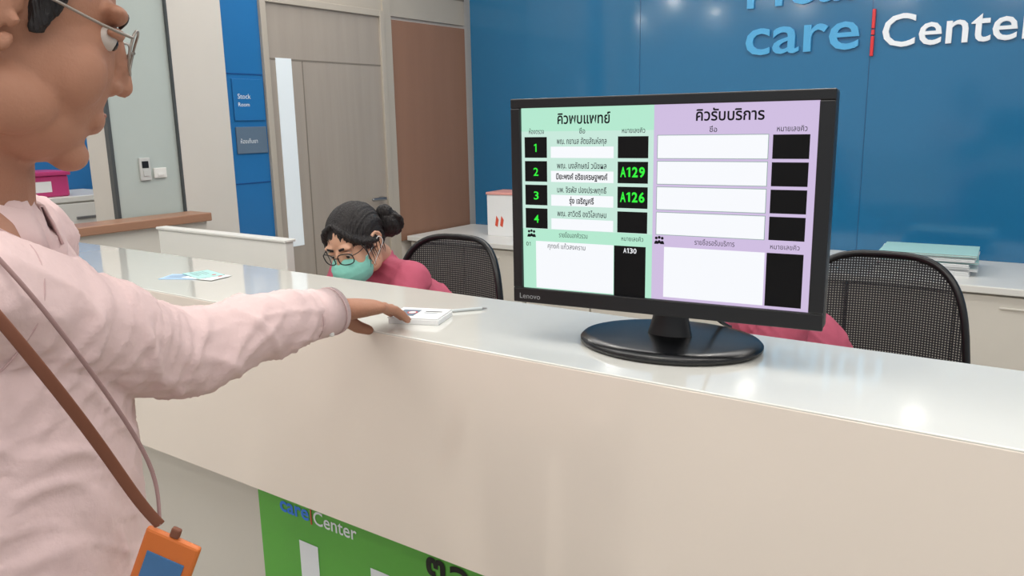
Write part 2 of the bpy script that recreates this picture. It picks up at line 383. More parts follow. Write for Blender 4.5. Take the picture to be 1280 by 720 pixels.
for i,(n,a,b2,q) in enumerate(rowsn):
    v0=.155+i*.130; v1=v0+.112
    R(.012,.1,v0,v1,sbk,.0004); f.num(n,X(.056),Y(v1-.032),.0165,sgr,.0095,off=.012)
    f.text(a,X(.232),Y(v0+.038),.0115,sgt,align='CENTER',width=.076,off=.010)
    R(.115,.350,v0+.052,v1,swh,.0004)
    if b2: f.text(b2,X(.232),Y(v1-.015),.0115,stx,align='CENTER',width=(.079 if i==1 else .038),off=.026)
    R(.365,.472,v0,v1,sbk,.0004)
    if q: f.num(q,X(.418),Y(v1-.034),.0188,sgr,.0100,off=.030)
    R(.502,.857,v0-.005,v1+.002,sln,.0003); R(.504,.855,v0-.002,v1-.001,swh,.0004); R(.869,.977,v0-.002,v1,sbk,.0004)
for uu in (.035,.515):
    for k in (-1,1,0):
        hh=.0006+.0002*(k==0); f.disc(X(uu)+k*.0042,Y(.672)-.001*abs(k),.0020,hh,stx)
        f.poly([(X(uu)+k*.0042+.0029*math.cos(a*math.pi/8),Y(.704)-.0008*abs(k)+.0048*math.sin(a*math.pi/8)) for a in range(9)],hh,stx)
f.text('รายชื่อนอกคิวรวม',X(.2),Y(.70),.0100,stx,align='CENTER',width=.045); f.text('หมายเลขคิว',X(.42),Y(.70),.0090,stx,align='CENTER',width=.032)
f.text('รายชื่อรอรับบริการ',X(.70),Y(.70),.0100,stx,align='CENTER',width=.053); f.text('หมายเลขคิว',X(.92),Y(.70),.0090,stx,align='CENTER',width=.036)
f.text('0',X(.013),Y(.758),.0085,sgt,width=.004); f.one(X(.013)+.0068,Y(.758),.0058,sgt,t=.12); R(.052,.352,.728,1-.005,swh,.0004); R(.354,.468,.728,1,sbk,.0004)
f.text('ศุภงค์ แก้วสงคราม',X(.10),Y(.765),.0100,sgt,width=.060); f.num('A130',X(.412),Y(.765),.0100,swh,.0054,off=.012)
R(.532,.86,.72,.985,swh,.0004); R(.866,.977,.72,.985,sbk,.0004)
f.done('screen',mo)
f=Flat(A@V((-w+.011,yp-.0042,h0+.0065)),rx,(0,0,1)); f.text('Lenovo',0,0,.0115,mat('silver_print',(150,152,155),.4),h=.0003,width=.034); f.done('brand_lettering',mo)
# ------------------------------------------------------------------ wall sign
sg=thing('wall_sign',(-.9,4.29,1.7),'raised blue and white lettering sign with red bar on blue wall','sign')
for body,x,z,size,m,wd,of in (('Health',-1.512,1.984,.32,lblue,.78,.010),('care',-1.512,1.750,.275,lblue,.562,.010),('Center',-.847,1.746,.212,whitea,.650,.008)):
    f=Flat((0,4.2995,0),(1,0,0),(0,0,1)); f.text(body,x,z,size,m,h=0,width=wd,off=of,ext=.008); f.done('lettering',sg)
for z0,z1 in ((1.708,1.80),(1.806,1.83),(1.836,1.925)): wbox('red_bar',-.897,-.883,4.282,4.30,z0,z1,reda,sg,.002)
tick('text')
# ------------------------------------------------------------------ credenza
wt=thing('credenza_worktop',(-.9,3.97,.72),'long white worktop along blue wall','worktop'); wbox('slab',-3.38,1.8,3.64,4.297,.72,.75,white,wt,.004)
def parts_copy(root,kids,loc,rz=0):
    r2=root.copy(); COL.objects.link(r2); r2.location=loc; r2.rotation_euler=(0,0,rz)
    for k in kids:
        c=k.copy(); COL.objects.link(c); c.parent=r2
    return r2
bc=thing('base_cabinet',(-2.95,3.98,0),'white base cabinet with two doors under worktop','cabinet',group='base cabinets under the worktop')
kids=[box('body',-.42,.42,-.30,.30,.06,.718,cream,bc),box('plinth',-.42,.42,-.26,.30,0,.06,steel,bc)]
for x in (-.415,.005):
    kids.append(box('door',x,x+.41,-.32,-.30,.07,.71,cream,bc,.003)); kids.append(box('handle',x+.15,x+.26,-.327,-.32,.66,.668,cream,bc,.002))
for i in range(1,5): parts_copy(bc,kids,(-2.95+i*.86,3.98,0))
gb=thing('gift_box',(-2.83,4.0,.75),'white cardboard box with pinkish lid and small red mark','box',rz=.1)
box('body',-.12,.12,-.1,.1,0,.25,paper,gb,.003); box('lid',-.125,.125,-.105,.105,.25,.265,mat('pale_red_card',(224,160,152),.6),gb,.003)
f=Flat(basis(gb)@V((-.12,-.101,0)),basis(gb).to_3x3()@V((1,0,0)),(0,0,1))
for k in range(2):
    cx=.055+k*.035; f.poly([(cx,.065),(cx+.018,.055),(cx+.026,.10),(cx+.01,.125)],.0005,ored)
f.done('logo_mark',gb)
import random; random.seed(4)
for i in range(9):
    t=thing('document_folder',(-.53+random.uniform(-.015,.015),3.95+random.uniform(-.01,.01),.75+i*.0105),('pale teal' if i in(8,5) else 'white')+' document folder in a stack on the worktop','folder',rz=random.uniform(-.07,.07)+.05,group='stacked folders on the worktop')
    box('cover',-.19,.19,-.14,.14,0,.002,teal if i in (8,5) else paper,t,.0008); box('cover',-.19,.19,-.14,.14,.0075,.0098,teal if i in (8,5) else paper,t,.0008); box('pages',-.183,.187,-.135,.135,.002,.0075,paper,t)
# ------------------------------------------------------------------ counter items
for i,(x,y,rz,m,l) in enumerate(((-1.635,1.022,.5,paperb,'pale blue folded leaflet on the counter'),(-1.585,1.045,.15,paper,'white leaflet with printed lines on the counter'),(-1.612,1.055,-.2,teal,'pale teal leaflet on the counter'))):
    t=thing('leaflet',(x,y,1.1003+i*.0012),l,'leaflet',rz=rz,group='leaflets on the counter')
    box('sheet',-.046,.046,-.030,.030,0,.001,m,t)
    f=Flat(basis(t)@V((-.042,-.027,.0011)),basis(t).to_3x3()@V((1,0,0)),basis(t).to_3x3()@V((0,1,0)))
    for k in range(4): f.rect(.005,.058-.01*(k%2),.010+k*.009,.0118+k*.009,.0002,greytx)
    f.disc(.070,.040,.005,.0002,red); f.done('print',t)
pd=thing('card_pad',(-.903,.998,1.10),'white stack of printed cards on the counter','cards',rz=.35)
box('stack',-.045,.045,-.036,.036,0,.009,paper,pd,.001); box('top_card',-.047,.043,-.035,.037,.009,.0115,paper,pd,.0008)
f=Flat(basis(pd)@V((-.045,-.035,.0117)),basis(pd).to_3x3()@V((1,0,0)),basis(pd).to_3x3()@V((0,1,0)))
f.rect(.008,.04,.012,.055,.0002,greytx); f.disc(.03,.035,.009,.0004,red); f.disc(.03,.035,.0065,.0005,paper); f.rect(.05,.08,.045,.049,.0003,blackp); f.rect(.05,.075,.035,.037,.0003,greytx); f.done('print',pd)
pe=thing('pen',(-.875,1.085,1.10),'thin clear plastic ballpoint pen lying on the counter','pen',rz=.9)
mtube('barrel',[(-.045,0,.003),(.03,0,.003)],.0026,mat('clear_plastic',(205,212,214),.2,coat=.5),pe,sub=1); mtube('tip',[(.03,0,.003),(.04,0,.0025)],[.0025,.0008],steel,pe,sub=1); mtube('cap',[(-.048,0,.003),(-.036,0,.003)],.0030,white,pe,sub=1)
# ------------------------------------------------------------------ office chairs
def sup(a,b,n,th): c=math.cos(th);s=math.sin(th); return (a*math.copysign(abs(c)**(2/n),c),b*math.copysign(abs(s)**(2/n),s))
ch=thing('office_chair',(-1.70,1.84,0),'black office chair with curved mesh backrest, on casters','chair',rz=.03,group='office chairs behind the counter')
def bpos(x,z): 
    return V((x*(1-.12*((z)/.27)),.235-1.1*x*x+.05*(z/.27)**2*(.5 if z>0 else -.6),.785+z))
def back_grid():
    bm=bmesh.new(); rows=[]; n=48
    for j in range(1,9):
        rows.append([bm.verts.new(bpos(*[q*j/8 for q in sup(.222,.262,3.6,2*math.pi*k/n)])) for k in range(n)])
    c=bm.verts.new(bpos(0,0))
    for k in range(n): bm.faces.new((c,rows[0][k],rows[0][(k+1)%n]))
    for A_,B_ in zip(rows,rows[1:]):
        for k in range(n): bm.faces.new((A_[k],B_[k],B_[(k+1)%n],A_[(k+1)%n]))
    return bm
ck=[link('backrest_mesh',fin(back_grid(),'bmesh_'),meshf,ch,smooth=True)]
ck.append(mtube('backrest_frame',[bpos(*sup(.225,.265,3.6,2*math.pi*k/64)) for k in range(64)],[(.010,.014)]*64,black,ch,closed=True,sub=1))
ck.append(mtube('lumbar_bar',[bpos(x/10,-.1)+V((0,.012,0)) for x in (-2.1,-1,0,1,2.1)],.011,black,ch))
ck.append(mtube('back_support',[(0,.05,.42),(0,.2,.42),(0,.28,.5),(0,.262,.69)],[(.03,.012)]*4,black,ch,side=(1,0,0)))
bm=bmesh.new(); rows=[]
for z,k in ((.415,.9),(.425,.98),(.45,1.0),(.47,.97),(.48,.85),(.484,.5)):
    rows.append([bm.verts.new((*[q*k for q in sup(.24,.235,3.2,2*math.pi*i/40)],z)) for i in range(40)])
for A_,B_ in zip(rows,rows[1:]):
    for k in range(40): bm.faces.new((A_[k],A_[(k+1)%40],B_[(k+1)%40],B_[k]))
bm.faces.new(rows[-1]); bm.faces.new(rows[0][::-1]); ck.append(link('seat',fin(bm,'seat'),blacktex,ch,smooth=True))
ck.append(mtube('gas_column',[(0,0,.1),(0,0,.25),(0,0,.251),(0,0,.42)],[.028,.028,.018,.018],chrome,ch,sub=1,seg=16))
for k in range(5):
    a=k*2*math.pi/5+.3; d=V((math.cos(a),math.sin(a),0))
    ck.append(mtube('base_leg',[V((0,0,.11)),d*.15+V((0,0,.1)),d*.28+V((0,0,.075))],[(.022,.018),(.018,.014),(.014,.012)],black,ch))
    s=V((-d.y,d.x,0)); bm=bmesh.new()
    for sg_ in (-1,1): tube(bm,[d*.28+s*(.008*sg_)+V((0,0,.03)),d*.28+s*(.02*sg_)+V((0,0,.03))],[.026,.026],seg=16)
    ck.append(link('caster',fin(bm,'caster'),black,ch,smooth=True))
ch2=parts_copy(ch,ck,(-.41,2.13,0),.06)
# ------------------------------------------------------------------ people
def frame(c,F,pitch=0,roll=0,k=1):
    F=V((F[0],F[1],0)).normalized(); Rr=F.cross(V((0,0,1)))
    B=Matrix(((Rr.x,F.x,0,c[0]),(Rr.y,F.y,0,c[1]),(Rr.z,F.z,1,c[2]),(0,0,0,1)))
    return B@Matrix.Rotation(-math.radians(pitch),4,'X')@Matrix.Rotation(math.radians(roll),4,'Y')@Matrix.Scale(k,4)
def head(bm,M):
    ell(bm,(0,-.015,.035),(.075,.095,.085),M,sub=4); ell(bm,(0,.028,-.02),(.061,.060,.085),M,sub=4)
    ell(bm,(0,.025,-.07),(.052,.052,.042),M); ell(bm,(0,.064,-.096),(.021,.018,.016),M)
    tube(bm,[(0,.084,.018),(0,.092,-.004),(0,.098,-.022)],[.008,.0092,.0098],M=M,seg=12)
    for s in (-1,1):
        ell(bm,(s*.011,.087,-.026),(.0080,.010,.0075),M); ell(bm,(s*.038,.050,-.028),(.026,.028,.034),M)
        ell(bm,(s*.03,.073,.034),(.026,.013,.009),M)
        ey,ez=-.014,.0
        tube(bm,[(s*.072,ey+.012,ez+.006),(s*.080,ey+.010,ez+.024),(s*.085,ey-.006,ez+.031),(s*.088,ey-.020,ez+.020),(s*.086,ey-.020,ez+.0),(s*.080,ey-.010,ez-.018),(s*.076,ey+.004,ez-.028),(s*.073,ey+.010,ez-.020)],[.0045,.0045,.0045,.0045,.0045,.005,.0065,.005],M=M,sub=4,seg=10)
        ell(bm,(s*.076,ey-.006,ez+.002),(.005,.016,.024),M); ell(bm,(s*.078,ey+.012,ez-.006),(.005,.004,.006),M)
        ell(bm,(s*.048,.002,-.065),(.021,.042,.030),M)
    ell(bm,(0,.077,-.06),(.024,.012,.014),M)
def hand(bm,O,U,S,Nn,curls,thumb=(.7,.55,-.35),k=1,spread_k=.35):
    U=V(U).normalized(); S=V(S); S=(S-U*S.dot(U)).normalized(); Nn2=U.cross(S); 
    if Nn2.dot(V(Nn))<0: Nn2=-Nn2
    O=V(O); P=lambda u,s,n:O+U*u*k+S*s*k+Nn2*n*k
    tube(bm,[P(-.03,0,0),P(0,0,0),P(.04,.002,0),P(.082,.0,0)],[(.026,.019),(.027,.019),(.037,.016),(.038,.0125)],side=S,seg=20,sub=3)
    L=[(.0285,(.043,.026,.02),.0086),(.0095,(.047,.029,.021),.0088),(-.0095,(.043,.027,.02),.0084),(-.0275,(.034,.021,.018),.0074)]
    nails=[]
    for (s,seg,r_),cu in zip(L,curls):
        p=P(.078,s,0); pts=[p]; a=0
        spread=s*spread_k
        for sl,c in zip(seg,cu):
            a+=math.radians(c); d=(U*math.cos(a)-Nn2*math.sin(a)+S*spread).normalized(); p=p+d*sl*k; pts.append(p)
        ell(bm,pts[0]+Nn2*.002,r_*1.15,sub=2); 
        tube(bm,pts,[r_,r_*.95,r_*.88,r_*.72],seg=12); ell(bm,pts[1],r_*1.06,sub=2)
        nails.append((pts[-1],(pts[-1]-pts[-2]).normalized(),r_,a))
    p=P(.018,.024,-.004); d=(U*thumb[0]+S*thumb[1]+Nn2*thumb[2]).normalized(); p2=p+d*.042*k; d2=(U*.92+S*.1+Nn2*(thumb[2]-.05)).normalized(); p3=p2+d2*.032*k; p4=p3+(U*.95-S*.15-Nn2*.3).normalized()*.024*k
    tube(bm,[p,p2,p3,p4],[.016,.0118,.0105,.0085],seg=12); ell(bm,P(.035,.02,-.008),(.018,.018,.012),sub=2)
    return nails,Nn2
def plink(name,me,m,body,smooth=True):
    me.transform(Matrix.Translation(-body.location)); return link(name,me,m,body,False,smooth)
def face_parts(M,body,skin,glasses=True,mask=False,frame_m=steelf,lookdown=0):
    def add(name,bm,m): return plink(name,fin(bm,name),m,body)
    for s in (-1,1):
        bm=bmesh.new(); ell(bm,(s*.031,.0695,.011),.0118,M); add('eye',bm,eyew)
        bm=bmesh.new(); ell(bm,(s*.031,.0783,.009-lookdown),(.0062,.0040,.0062),M); add('iris',bm,irism)
        bm=bmesh.new(); tube(bm,[(s*.013,.084,.031),(s*.03,.0850,.036),(s*.05,.073,.031)],[(.004,.002),(.0045,.0022),(.002,.0015)],M=M,sub=3,seg=8); add('eyebrow',bm,hairm)
        bm=bmesh.new(); tube(bm,[(s*.019,.0765,.0175),(s*.031,.0805,.0180),(s*.044,.073,.0165)],[.0045,.0062,.0040],M=M,sub=3,seg=8); add('eyelid',bm,skin)
    if glasses:
        bm=bmesh.new()
        for s in (-1,1):
            ring=[]
            for k in range(28):
                x,z=sup(.026,.019,2.8,2*math.pi*k/28); ring.append((s*.034+x,.100-abs(s*.034+x)**2*3.5,.006+z))
            tube(bm,ring,[.0012 if frame_m is steelf else .0018]*28,M=M,closed=True,seg=8)
            tube(bm,[(s*.06,.087,.014),(s*.073,.06,.014),(s*.083,-.004,.022),(s*.082,-.03,.010)],[.0014]*4,M=M,sub=4,seg=8)
        tube(bm,[(-.010,.098,.010),(0,.102,.013),(.010,.098,.010)],[.0016]*3,M=M,sub=3,seg=8)
        add('glasses',bm,frame_m)
    if mask:
        bm=bmesh.new(); ell(bm,(0,.036,-.050),(.067,.083,.060),M=None,sub=4)
        bmesh.ops.delete(bm,geom=[v for v in bm.verts if v.co.y<.020+.12*abs(v.co.x)],context='VERTS')
        for v in bm.verts:
            v.co.y+=.0022*math.sin(v.co.z*320); v.co=M@v.co
        mk=add('face_mask',bm,maskm); sd=mk.modifiers.new('s','SOLIDIFY'); sd.thickness=.002
        for s in (-1,1):
            bm=bmesh.new(); tube(bm,[(s*.060,.04,-.025),(s*.076,.0,-.005),(s*.090,-.02,.015),(s*.090,-.03,-.01),(s*.075,.0,-.04),(s*.056,.04,-.08)],[.0012]*6,M=M,sub=4,seg=6)
            add('mask_strap',bm,paper)
    else:
        bm=bmesh.new(); 
        tube(bm,[(-.022,.077,-.057),(-.008,.0860,-.0535),(0,.0853,-.0545),(.008,.0860,-.0535),(.022,.077,-.057)],[.0020,.0024,.0022,.0024,.0020],M=M,sub=3,seg=8)
        tube(bm,[(-.020,.077,-.059),(0,.0853,-.063),(.020,.077,-.059)],[.0020,.0032,.0020],M=M,sub=4,seg=8); add('lips',bm,lipm)
def limb(bm,pts,rad,sub=4): tube(bm,pts,rad,seg=18,sub=sub)
# ---- standing man
foot=V((-.94,.32,0)); HF=(.31,.95); M=frame((-.888,.392,1.530),HF,17,-3,1.13); TR=V((.8,-.6,0)); TF=V((.6,.8,0))
pel=V((-.935,.325,.93)); nk=V((-.940,.352,1.372)); shR=V((-.808,.282,1.290)); shL=nk-TR*.165+V((0,0,-.08)); elR=V((-.885,.535,1.166)); wrR=V((-.899,.800,1.157))
elL=shL-TF*.10+V((-.02,.0,-.27)); wrL=elL+V((-.01,.01,-.24))
bm=bmesh.new(); head(bm,M)
tube(bm,[nk+V((0,0,-.07)),nk+TF*.01+V((0,0,.01)),M@V((0,-.025,-.05))],[(.058,.056),(.053,.054),(.054,.058)],side=TR,seg=20,sub=3)
chst=V((-.945,.345,1.17)); uch=V((-.958,.35,1.27))
tube(bm,[pel-V((0,0,.05)),pel+V((0,0,.1)),chst,uch,nk-V((0,0,.04))],[(.155,.11),(.145,.11),(.158,.115),(.15,.09),(.07,.06)],side=TR,seg=28,sub=4)
limb(bm,[shL,nk-V((0,0,.05)),shR],[.045,.055,.045]); limb(bm,[shR,(shR+elR)/2,elR,(elR+wrR)/2,wrR],[.05,.045,.038,.036,.026]); limb(bm,[shL,(shL+elL)/2,elL,wrL],[.05,.045,.038,.026])
nails,hn=hand(bm,wrR,(-.02,1,-.13),(-1,0,-.05),(0,0,1),[(4,13,12),(5,15,13),(7,16,14),(9,18,14)],thumb=(.9,.10,-.42),k=.96,spread_k=.05)
hand(bm,wrL,(.0,.05,-1),(.6,.8,0),(.8,-.6,0),[(15,25,15)]*4)
for s in (-1,1):
    hp=pel+TR*.09*s; kn=hp+V((0,.01,-.44)); an=V((foot.x,foot.y,.09))+TR*.1*s
    limb(bm,[hp,(hp+kn)/2,kn,(kn*.6+an*.4),an],[.085,.075,.052,.05,.034]); tube(bm,[an-V((0,0,.04))-TF*.02,an+TF*.1-V((0,0,.055))],[(.035,.035),(.04,.025)],side=TR)
me=fuse(bm,.0031,3); me.transform(Matrix.Translation(-foot)); me.materials.append(skinm)
man=bpy.data.objects.new('person',me); COL.objects.link(man); man.location=foot
meta(man,'standing person in pale pink shirt and glasses reaching over the counter','person')
face_parts(M,man,skinm)
for i,(p,d,r_,a) in enumerate(nails):
    nn=(hn-d*hn.dot(d)).normalized(); bm=bmesh.new(); sd_=d.cross(nn)
    Rm=Matrix(((sd_.x,d.x,nn.x,0),(sd_.y,d.y,nn.y,0),(sd_.z,d.z,nn.z,0),(0,0,0,1))); c=p+nn*r_*.62-d*.001
    ell(bm,(0,0,0),(r_*.55,.0055,.0012),M=Matrix.Translation(c)@Rm); plink('fingernail',fin(bm,'nail'),mat('nail',(194,148,132),.3),man)
bm=bmesh.new(); ell(bm,(0,-.024,.048),(.0790,.097,.085),M,sub=4); ell(bm,(0,-.062,-.005),(.062,.048,.052),M)
for s in (-1,1): tube(bm,[(s*.070,.024,.045),(s*.0705,.018,.015),(s*.0685,.013,-.008)],[(.007,.015),(.006,.012),(.003,.007)],M=M,side=None)
tube(bm,[(-.05,.05,.085),(0,.062,.1),(.05,.05,.085)],[.02,.024,.02],M=M,seg=14,sub=3)
plink('hair',fuse(bm,.004,3,disp=.003,dsize=.012),hairm,man)
tick('man body')
bm=bmesh.new()
tube(bm,[pel-V((0,0,.06)),pel+V((0,0,.09)),chst,uch,nk-V((0,0,.055))],[(.190,.160),(.182,.150),(.182,.138),(.166,.106),(.080,.068)],side=TR,seg=32,sub=4)
limb(bm,[shL,nk-V((0,0,.075)),shR],[.058,.058,.058]); limb(bm,[shR,(shR+elR)/2+V((0,0,-.006)),elR+V((0,0,-.006)),(elR+wrR)/2+V((0,0,.0)),wrR-V((0,.03,0))],[.063,.060,.054,.043,.032]); limb(bm,[shL,(shL+elL)/2,elL,wrL],[.066,.06,.054,.034])
shirt=fuse(bm,.0048,6)
folds(shirt,(.45,.75,.5),A=.0060,fa=20,fb=4,w=3.0); shirt.update(); folds(shirt,(-.45,.85,-.3),A=.0048,fa=30,fb=5,off=13,w=3.6); shirt.update(); folds(shirt,(.55,.2,.8),A=.0030,fa=34,fb=6,off=47,w=4.0); shirt.update(); folds(shirt,(.15,1,.1),A=.0012,fa=75,fb=10,off=31,w=3)
wm=shirt.copy()
so=plink('shirt',shirt,shirtm,man)
def cuffring(name,y0,y1,g,m):
    b=bmesh.new(); rows=[]
    for y,e in ((y0,-.001),(y0+.002,g),(y1-.002,g),(y1,g-.001),(y1-.001,g-.004),(y0+.01,g-.005)):
        c=V((wrR.x-.0005,wrR.y-y,wrR.z)); rows.append([b.verts.new(c+V(((.0345+e)*math.cos(2*math.pi*k/36),0,(.0325+e)*math.sin(2*math.pi*k/36)))) for k in range(36)])
    for A_,B_ in zip(rows,rows[1:]):
        for k in range(36): b.faces.new((A_[k],A_[(k+1)%36],B_[(k+1)%36],B_[k]))
    return plink(name,fin(b,name),m,man)
cuffring('shirt_cuff',.062,.002,.0035,shirtm)
for yy in (.054,.008):
    b=bmesh.new(); tube(b,[V((wrR.x+.0381*math.cos(k*.1745),wrR.y-yy,wrR.z+.0361*math.sin(k*.1745))) for k in range(36)],[.0007]*36,closed=True,seg=6); plink('cuff_seam',fin(b,'seam'),seamm,man)
b=bmesh.new(); ell(b,(wrR.x+.026,wrR.y-.03,wrR.z-.0265),(.004,.0045,.004),sub=2); plink('cuff_button',fin(b,'button'),white,man)
bm=bmesh.new(); rows=[]; n=40
for rr,dz in ((.060,-.02),(.062,.02),(.060,.034),(.066,.034),(.074,.013),(.080,-.010)):
    rr_=[]
    for k in range(n):
        a=math.radians(22)+k*(2*math.pi-math.radians(44))/(n-1)
        dd=TF*math.cos(a)+TR*math.sin(a); fr=max(0,math.cos(a)); rr_.append(bm.verts.new(nk+dd*(rr+.004*fr)+V((0,0,dz-.028-.03*fr))))
    rows.append(rr_)
for A_,B_ in zip(rows,rows[1:]):
    for k in range(n-1): bm.faces.new((A_[k],A_[k+1],B_[k+1],B_[k]))
co=plink('shirt_collar',fin(bm,'collar'),shirtm,man); q=co.modifiers.new('s','SOLIDIFY'); q.thickness=.0025
from mathutils.bvhtree import BVHTree
bvh=BVHTree.FromPolygons([v.co for v in wm.vertices],[p.vertices for p in wm.polygons])
def onshirt(p,off=.003):
    c,n_,i,dd=bvh.find_nearest(V(p)); return c+n_*off
def outside(p,off=.004):
    c,n_,i,dd=bvh.find_nearest(p); return c+n_*off if (p-c).dot(n_)<off else p
# shoulder seam laid on the shirt round the arm hole
dirA=(elR-shR).normalized(); sa=dirA.cross(V((0,0,1))).normalized(); sb=dirA.cross(sa)
P=[onshirt(shR+dirA*.035+(sa*math.cos(k*.1745)+sb*math.sin(k*.1745))*.075,.0006) for k in range(36)]
for it in range(3): P=[(P[i-1]+P[i]*2+P[(i+1)%36])/4 for i in range(36)]
b=bmesh.new(); tube(b,P,[.0011]*36,closed=True,seg=6); plink('shoulder_seam',fin(b,'seam'),seamm,man)
bdg=V((-.713,.391,1.000))
def strapline(o,wd,m):
    raw=[V(p)+V(o) for p in ((-.80,.25,1.37),(-.735,.265,1.315),(-.712,.30,1.235),(-.722,.345,1.15),(-.722,.378,1.07))]
    P=[onshirt(raw[0],.004)]+raw[1:]+[bdg+V((0,0,.045))]
    Q=[]
    for i in range(len(P)-1):
        for k in range(6): Q.append(P[i].lerp(P[i+1],k/6))
    Q.append(P[-1])
    for it in range(12):
        Q=[Q[0]]+[(Q[i-1]+Q[i]*2+Q[i+1])/4 for i in range(1,len(Q)-1)]+[Q[-1]]
    Q=[outside(q) for q in Q[:-5]]+Q[-5:]
    for it in range(3): Q=[Q[0]]+[(Q[i-1]+Q[i]*2+Q[i+1])/4 for i in range(1,len(Q)-1)]+[Q[-1]]
    b=bmesh.new(); tube(b,Q,[(wd,.0012)]*len(Q),side=(.45,.5,.75),sub=1,seg=10); plink('lanyard_strap',fin(b,'strap'),m,man)
strapline((0,0,0),.0056,strap)
strapline((-.012,.030,.018),.0022,strapg)
Bm=Matrix.Translation(bdg)@Matrix.Rotation(math.radians(30),4,'Z')@Matrix.Rotation(math.radians(24),4,'Y')
def bbox_(n,x0,x1,y0,y1,z0,z1,m,bev):
    o=box(n,x0,x1,y0,y1,z0,z1,m,None,bev); o.data.transform(Matrix.Translation(-foot)@Bm); o.parent=man
bbox_('badge_holder',-.029,.029,-.004,.004,-.065,.035,orange,.003); bbox_('badge_card',-.020,.020,-.0052,-.004,-.055,.012,badgeb,.0004); bbox_('badge_clip',-.005,.005,-.004,.002,.035,.046,strap,.002)
bm=bmesh.new(); tube(bm,[pel+V((0,0,.0)),pel-V((0,0,.09))],[(.168,.122),(.17,.12)],side=TR,seg=28)
for s in (-1,1):
    hp=pel+TR*.09*s-V((0,0,.06)); an=V((foot.x,foot.y,.07))+TR*.1*s; kn=(hp+an)/2; limb(bm,[hp,kn,an],[.095,.074,.062])
plink('trousers',fuse(bm,.010,4,disp=.01),trous,man)
for s in (-1,1):
    an=V((foot.x,foot.y,0))+TR*.1*s; bm=bmesh.new(); tube(bm,[an-TF*.04+V((0,0,.045)),an+TF*.05+V((0,0,.042)),an+TF*.15+V((0,0,.03))],[(.04,.045),(.043,.04),(.04,.028)],side=TR,sub=3)
    plink('shoe',fin(bm,'shoe'),shoem,man)
tick('man')
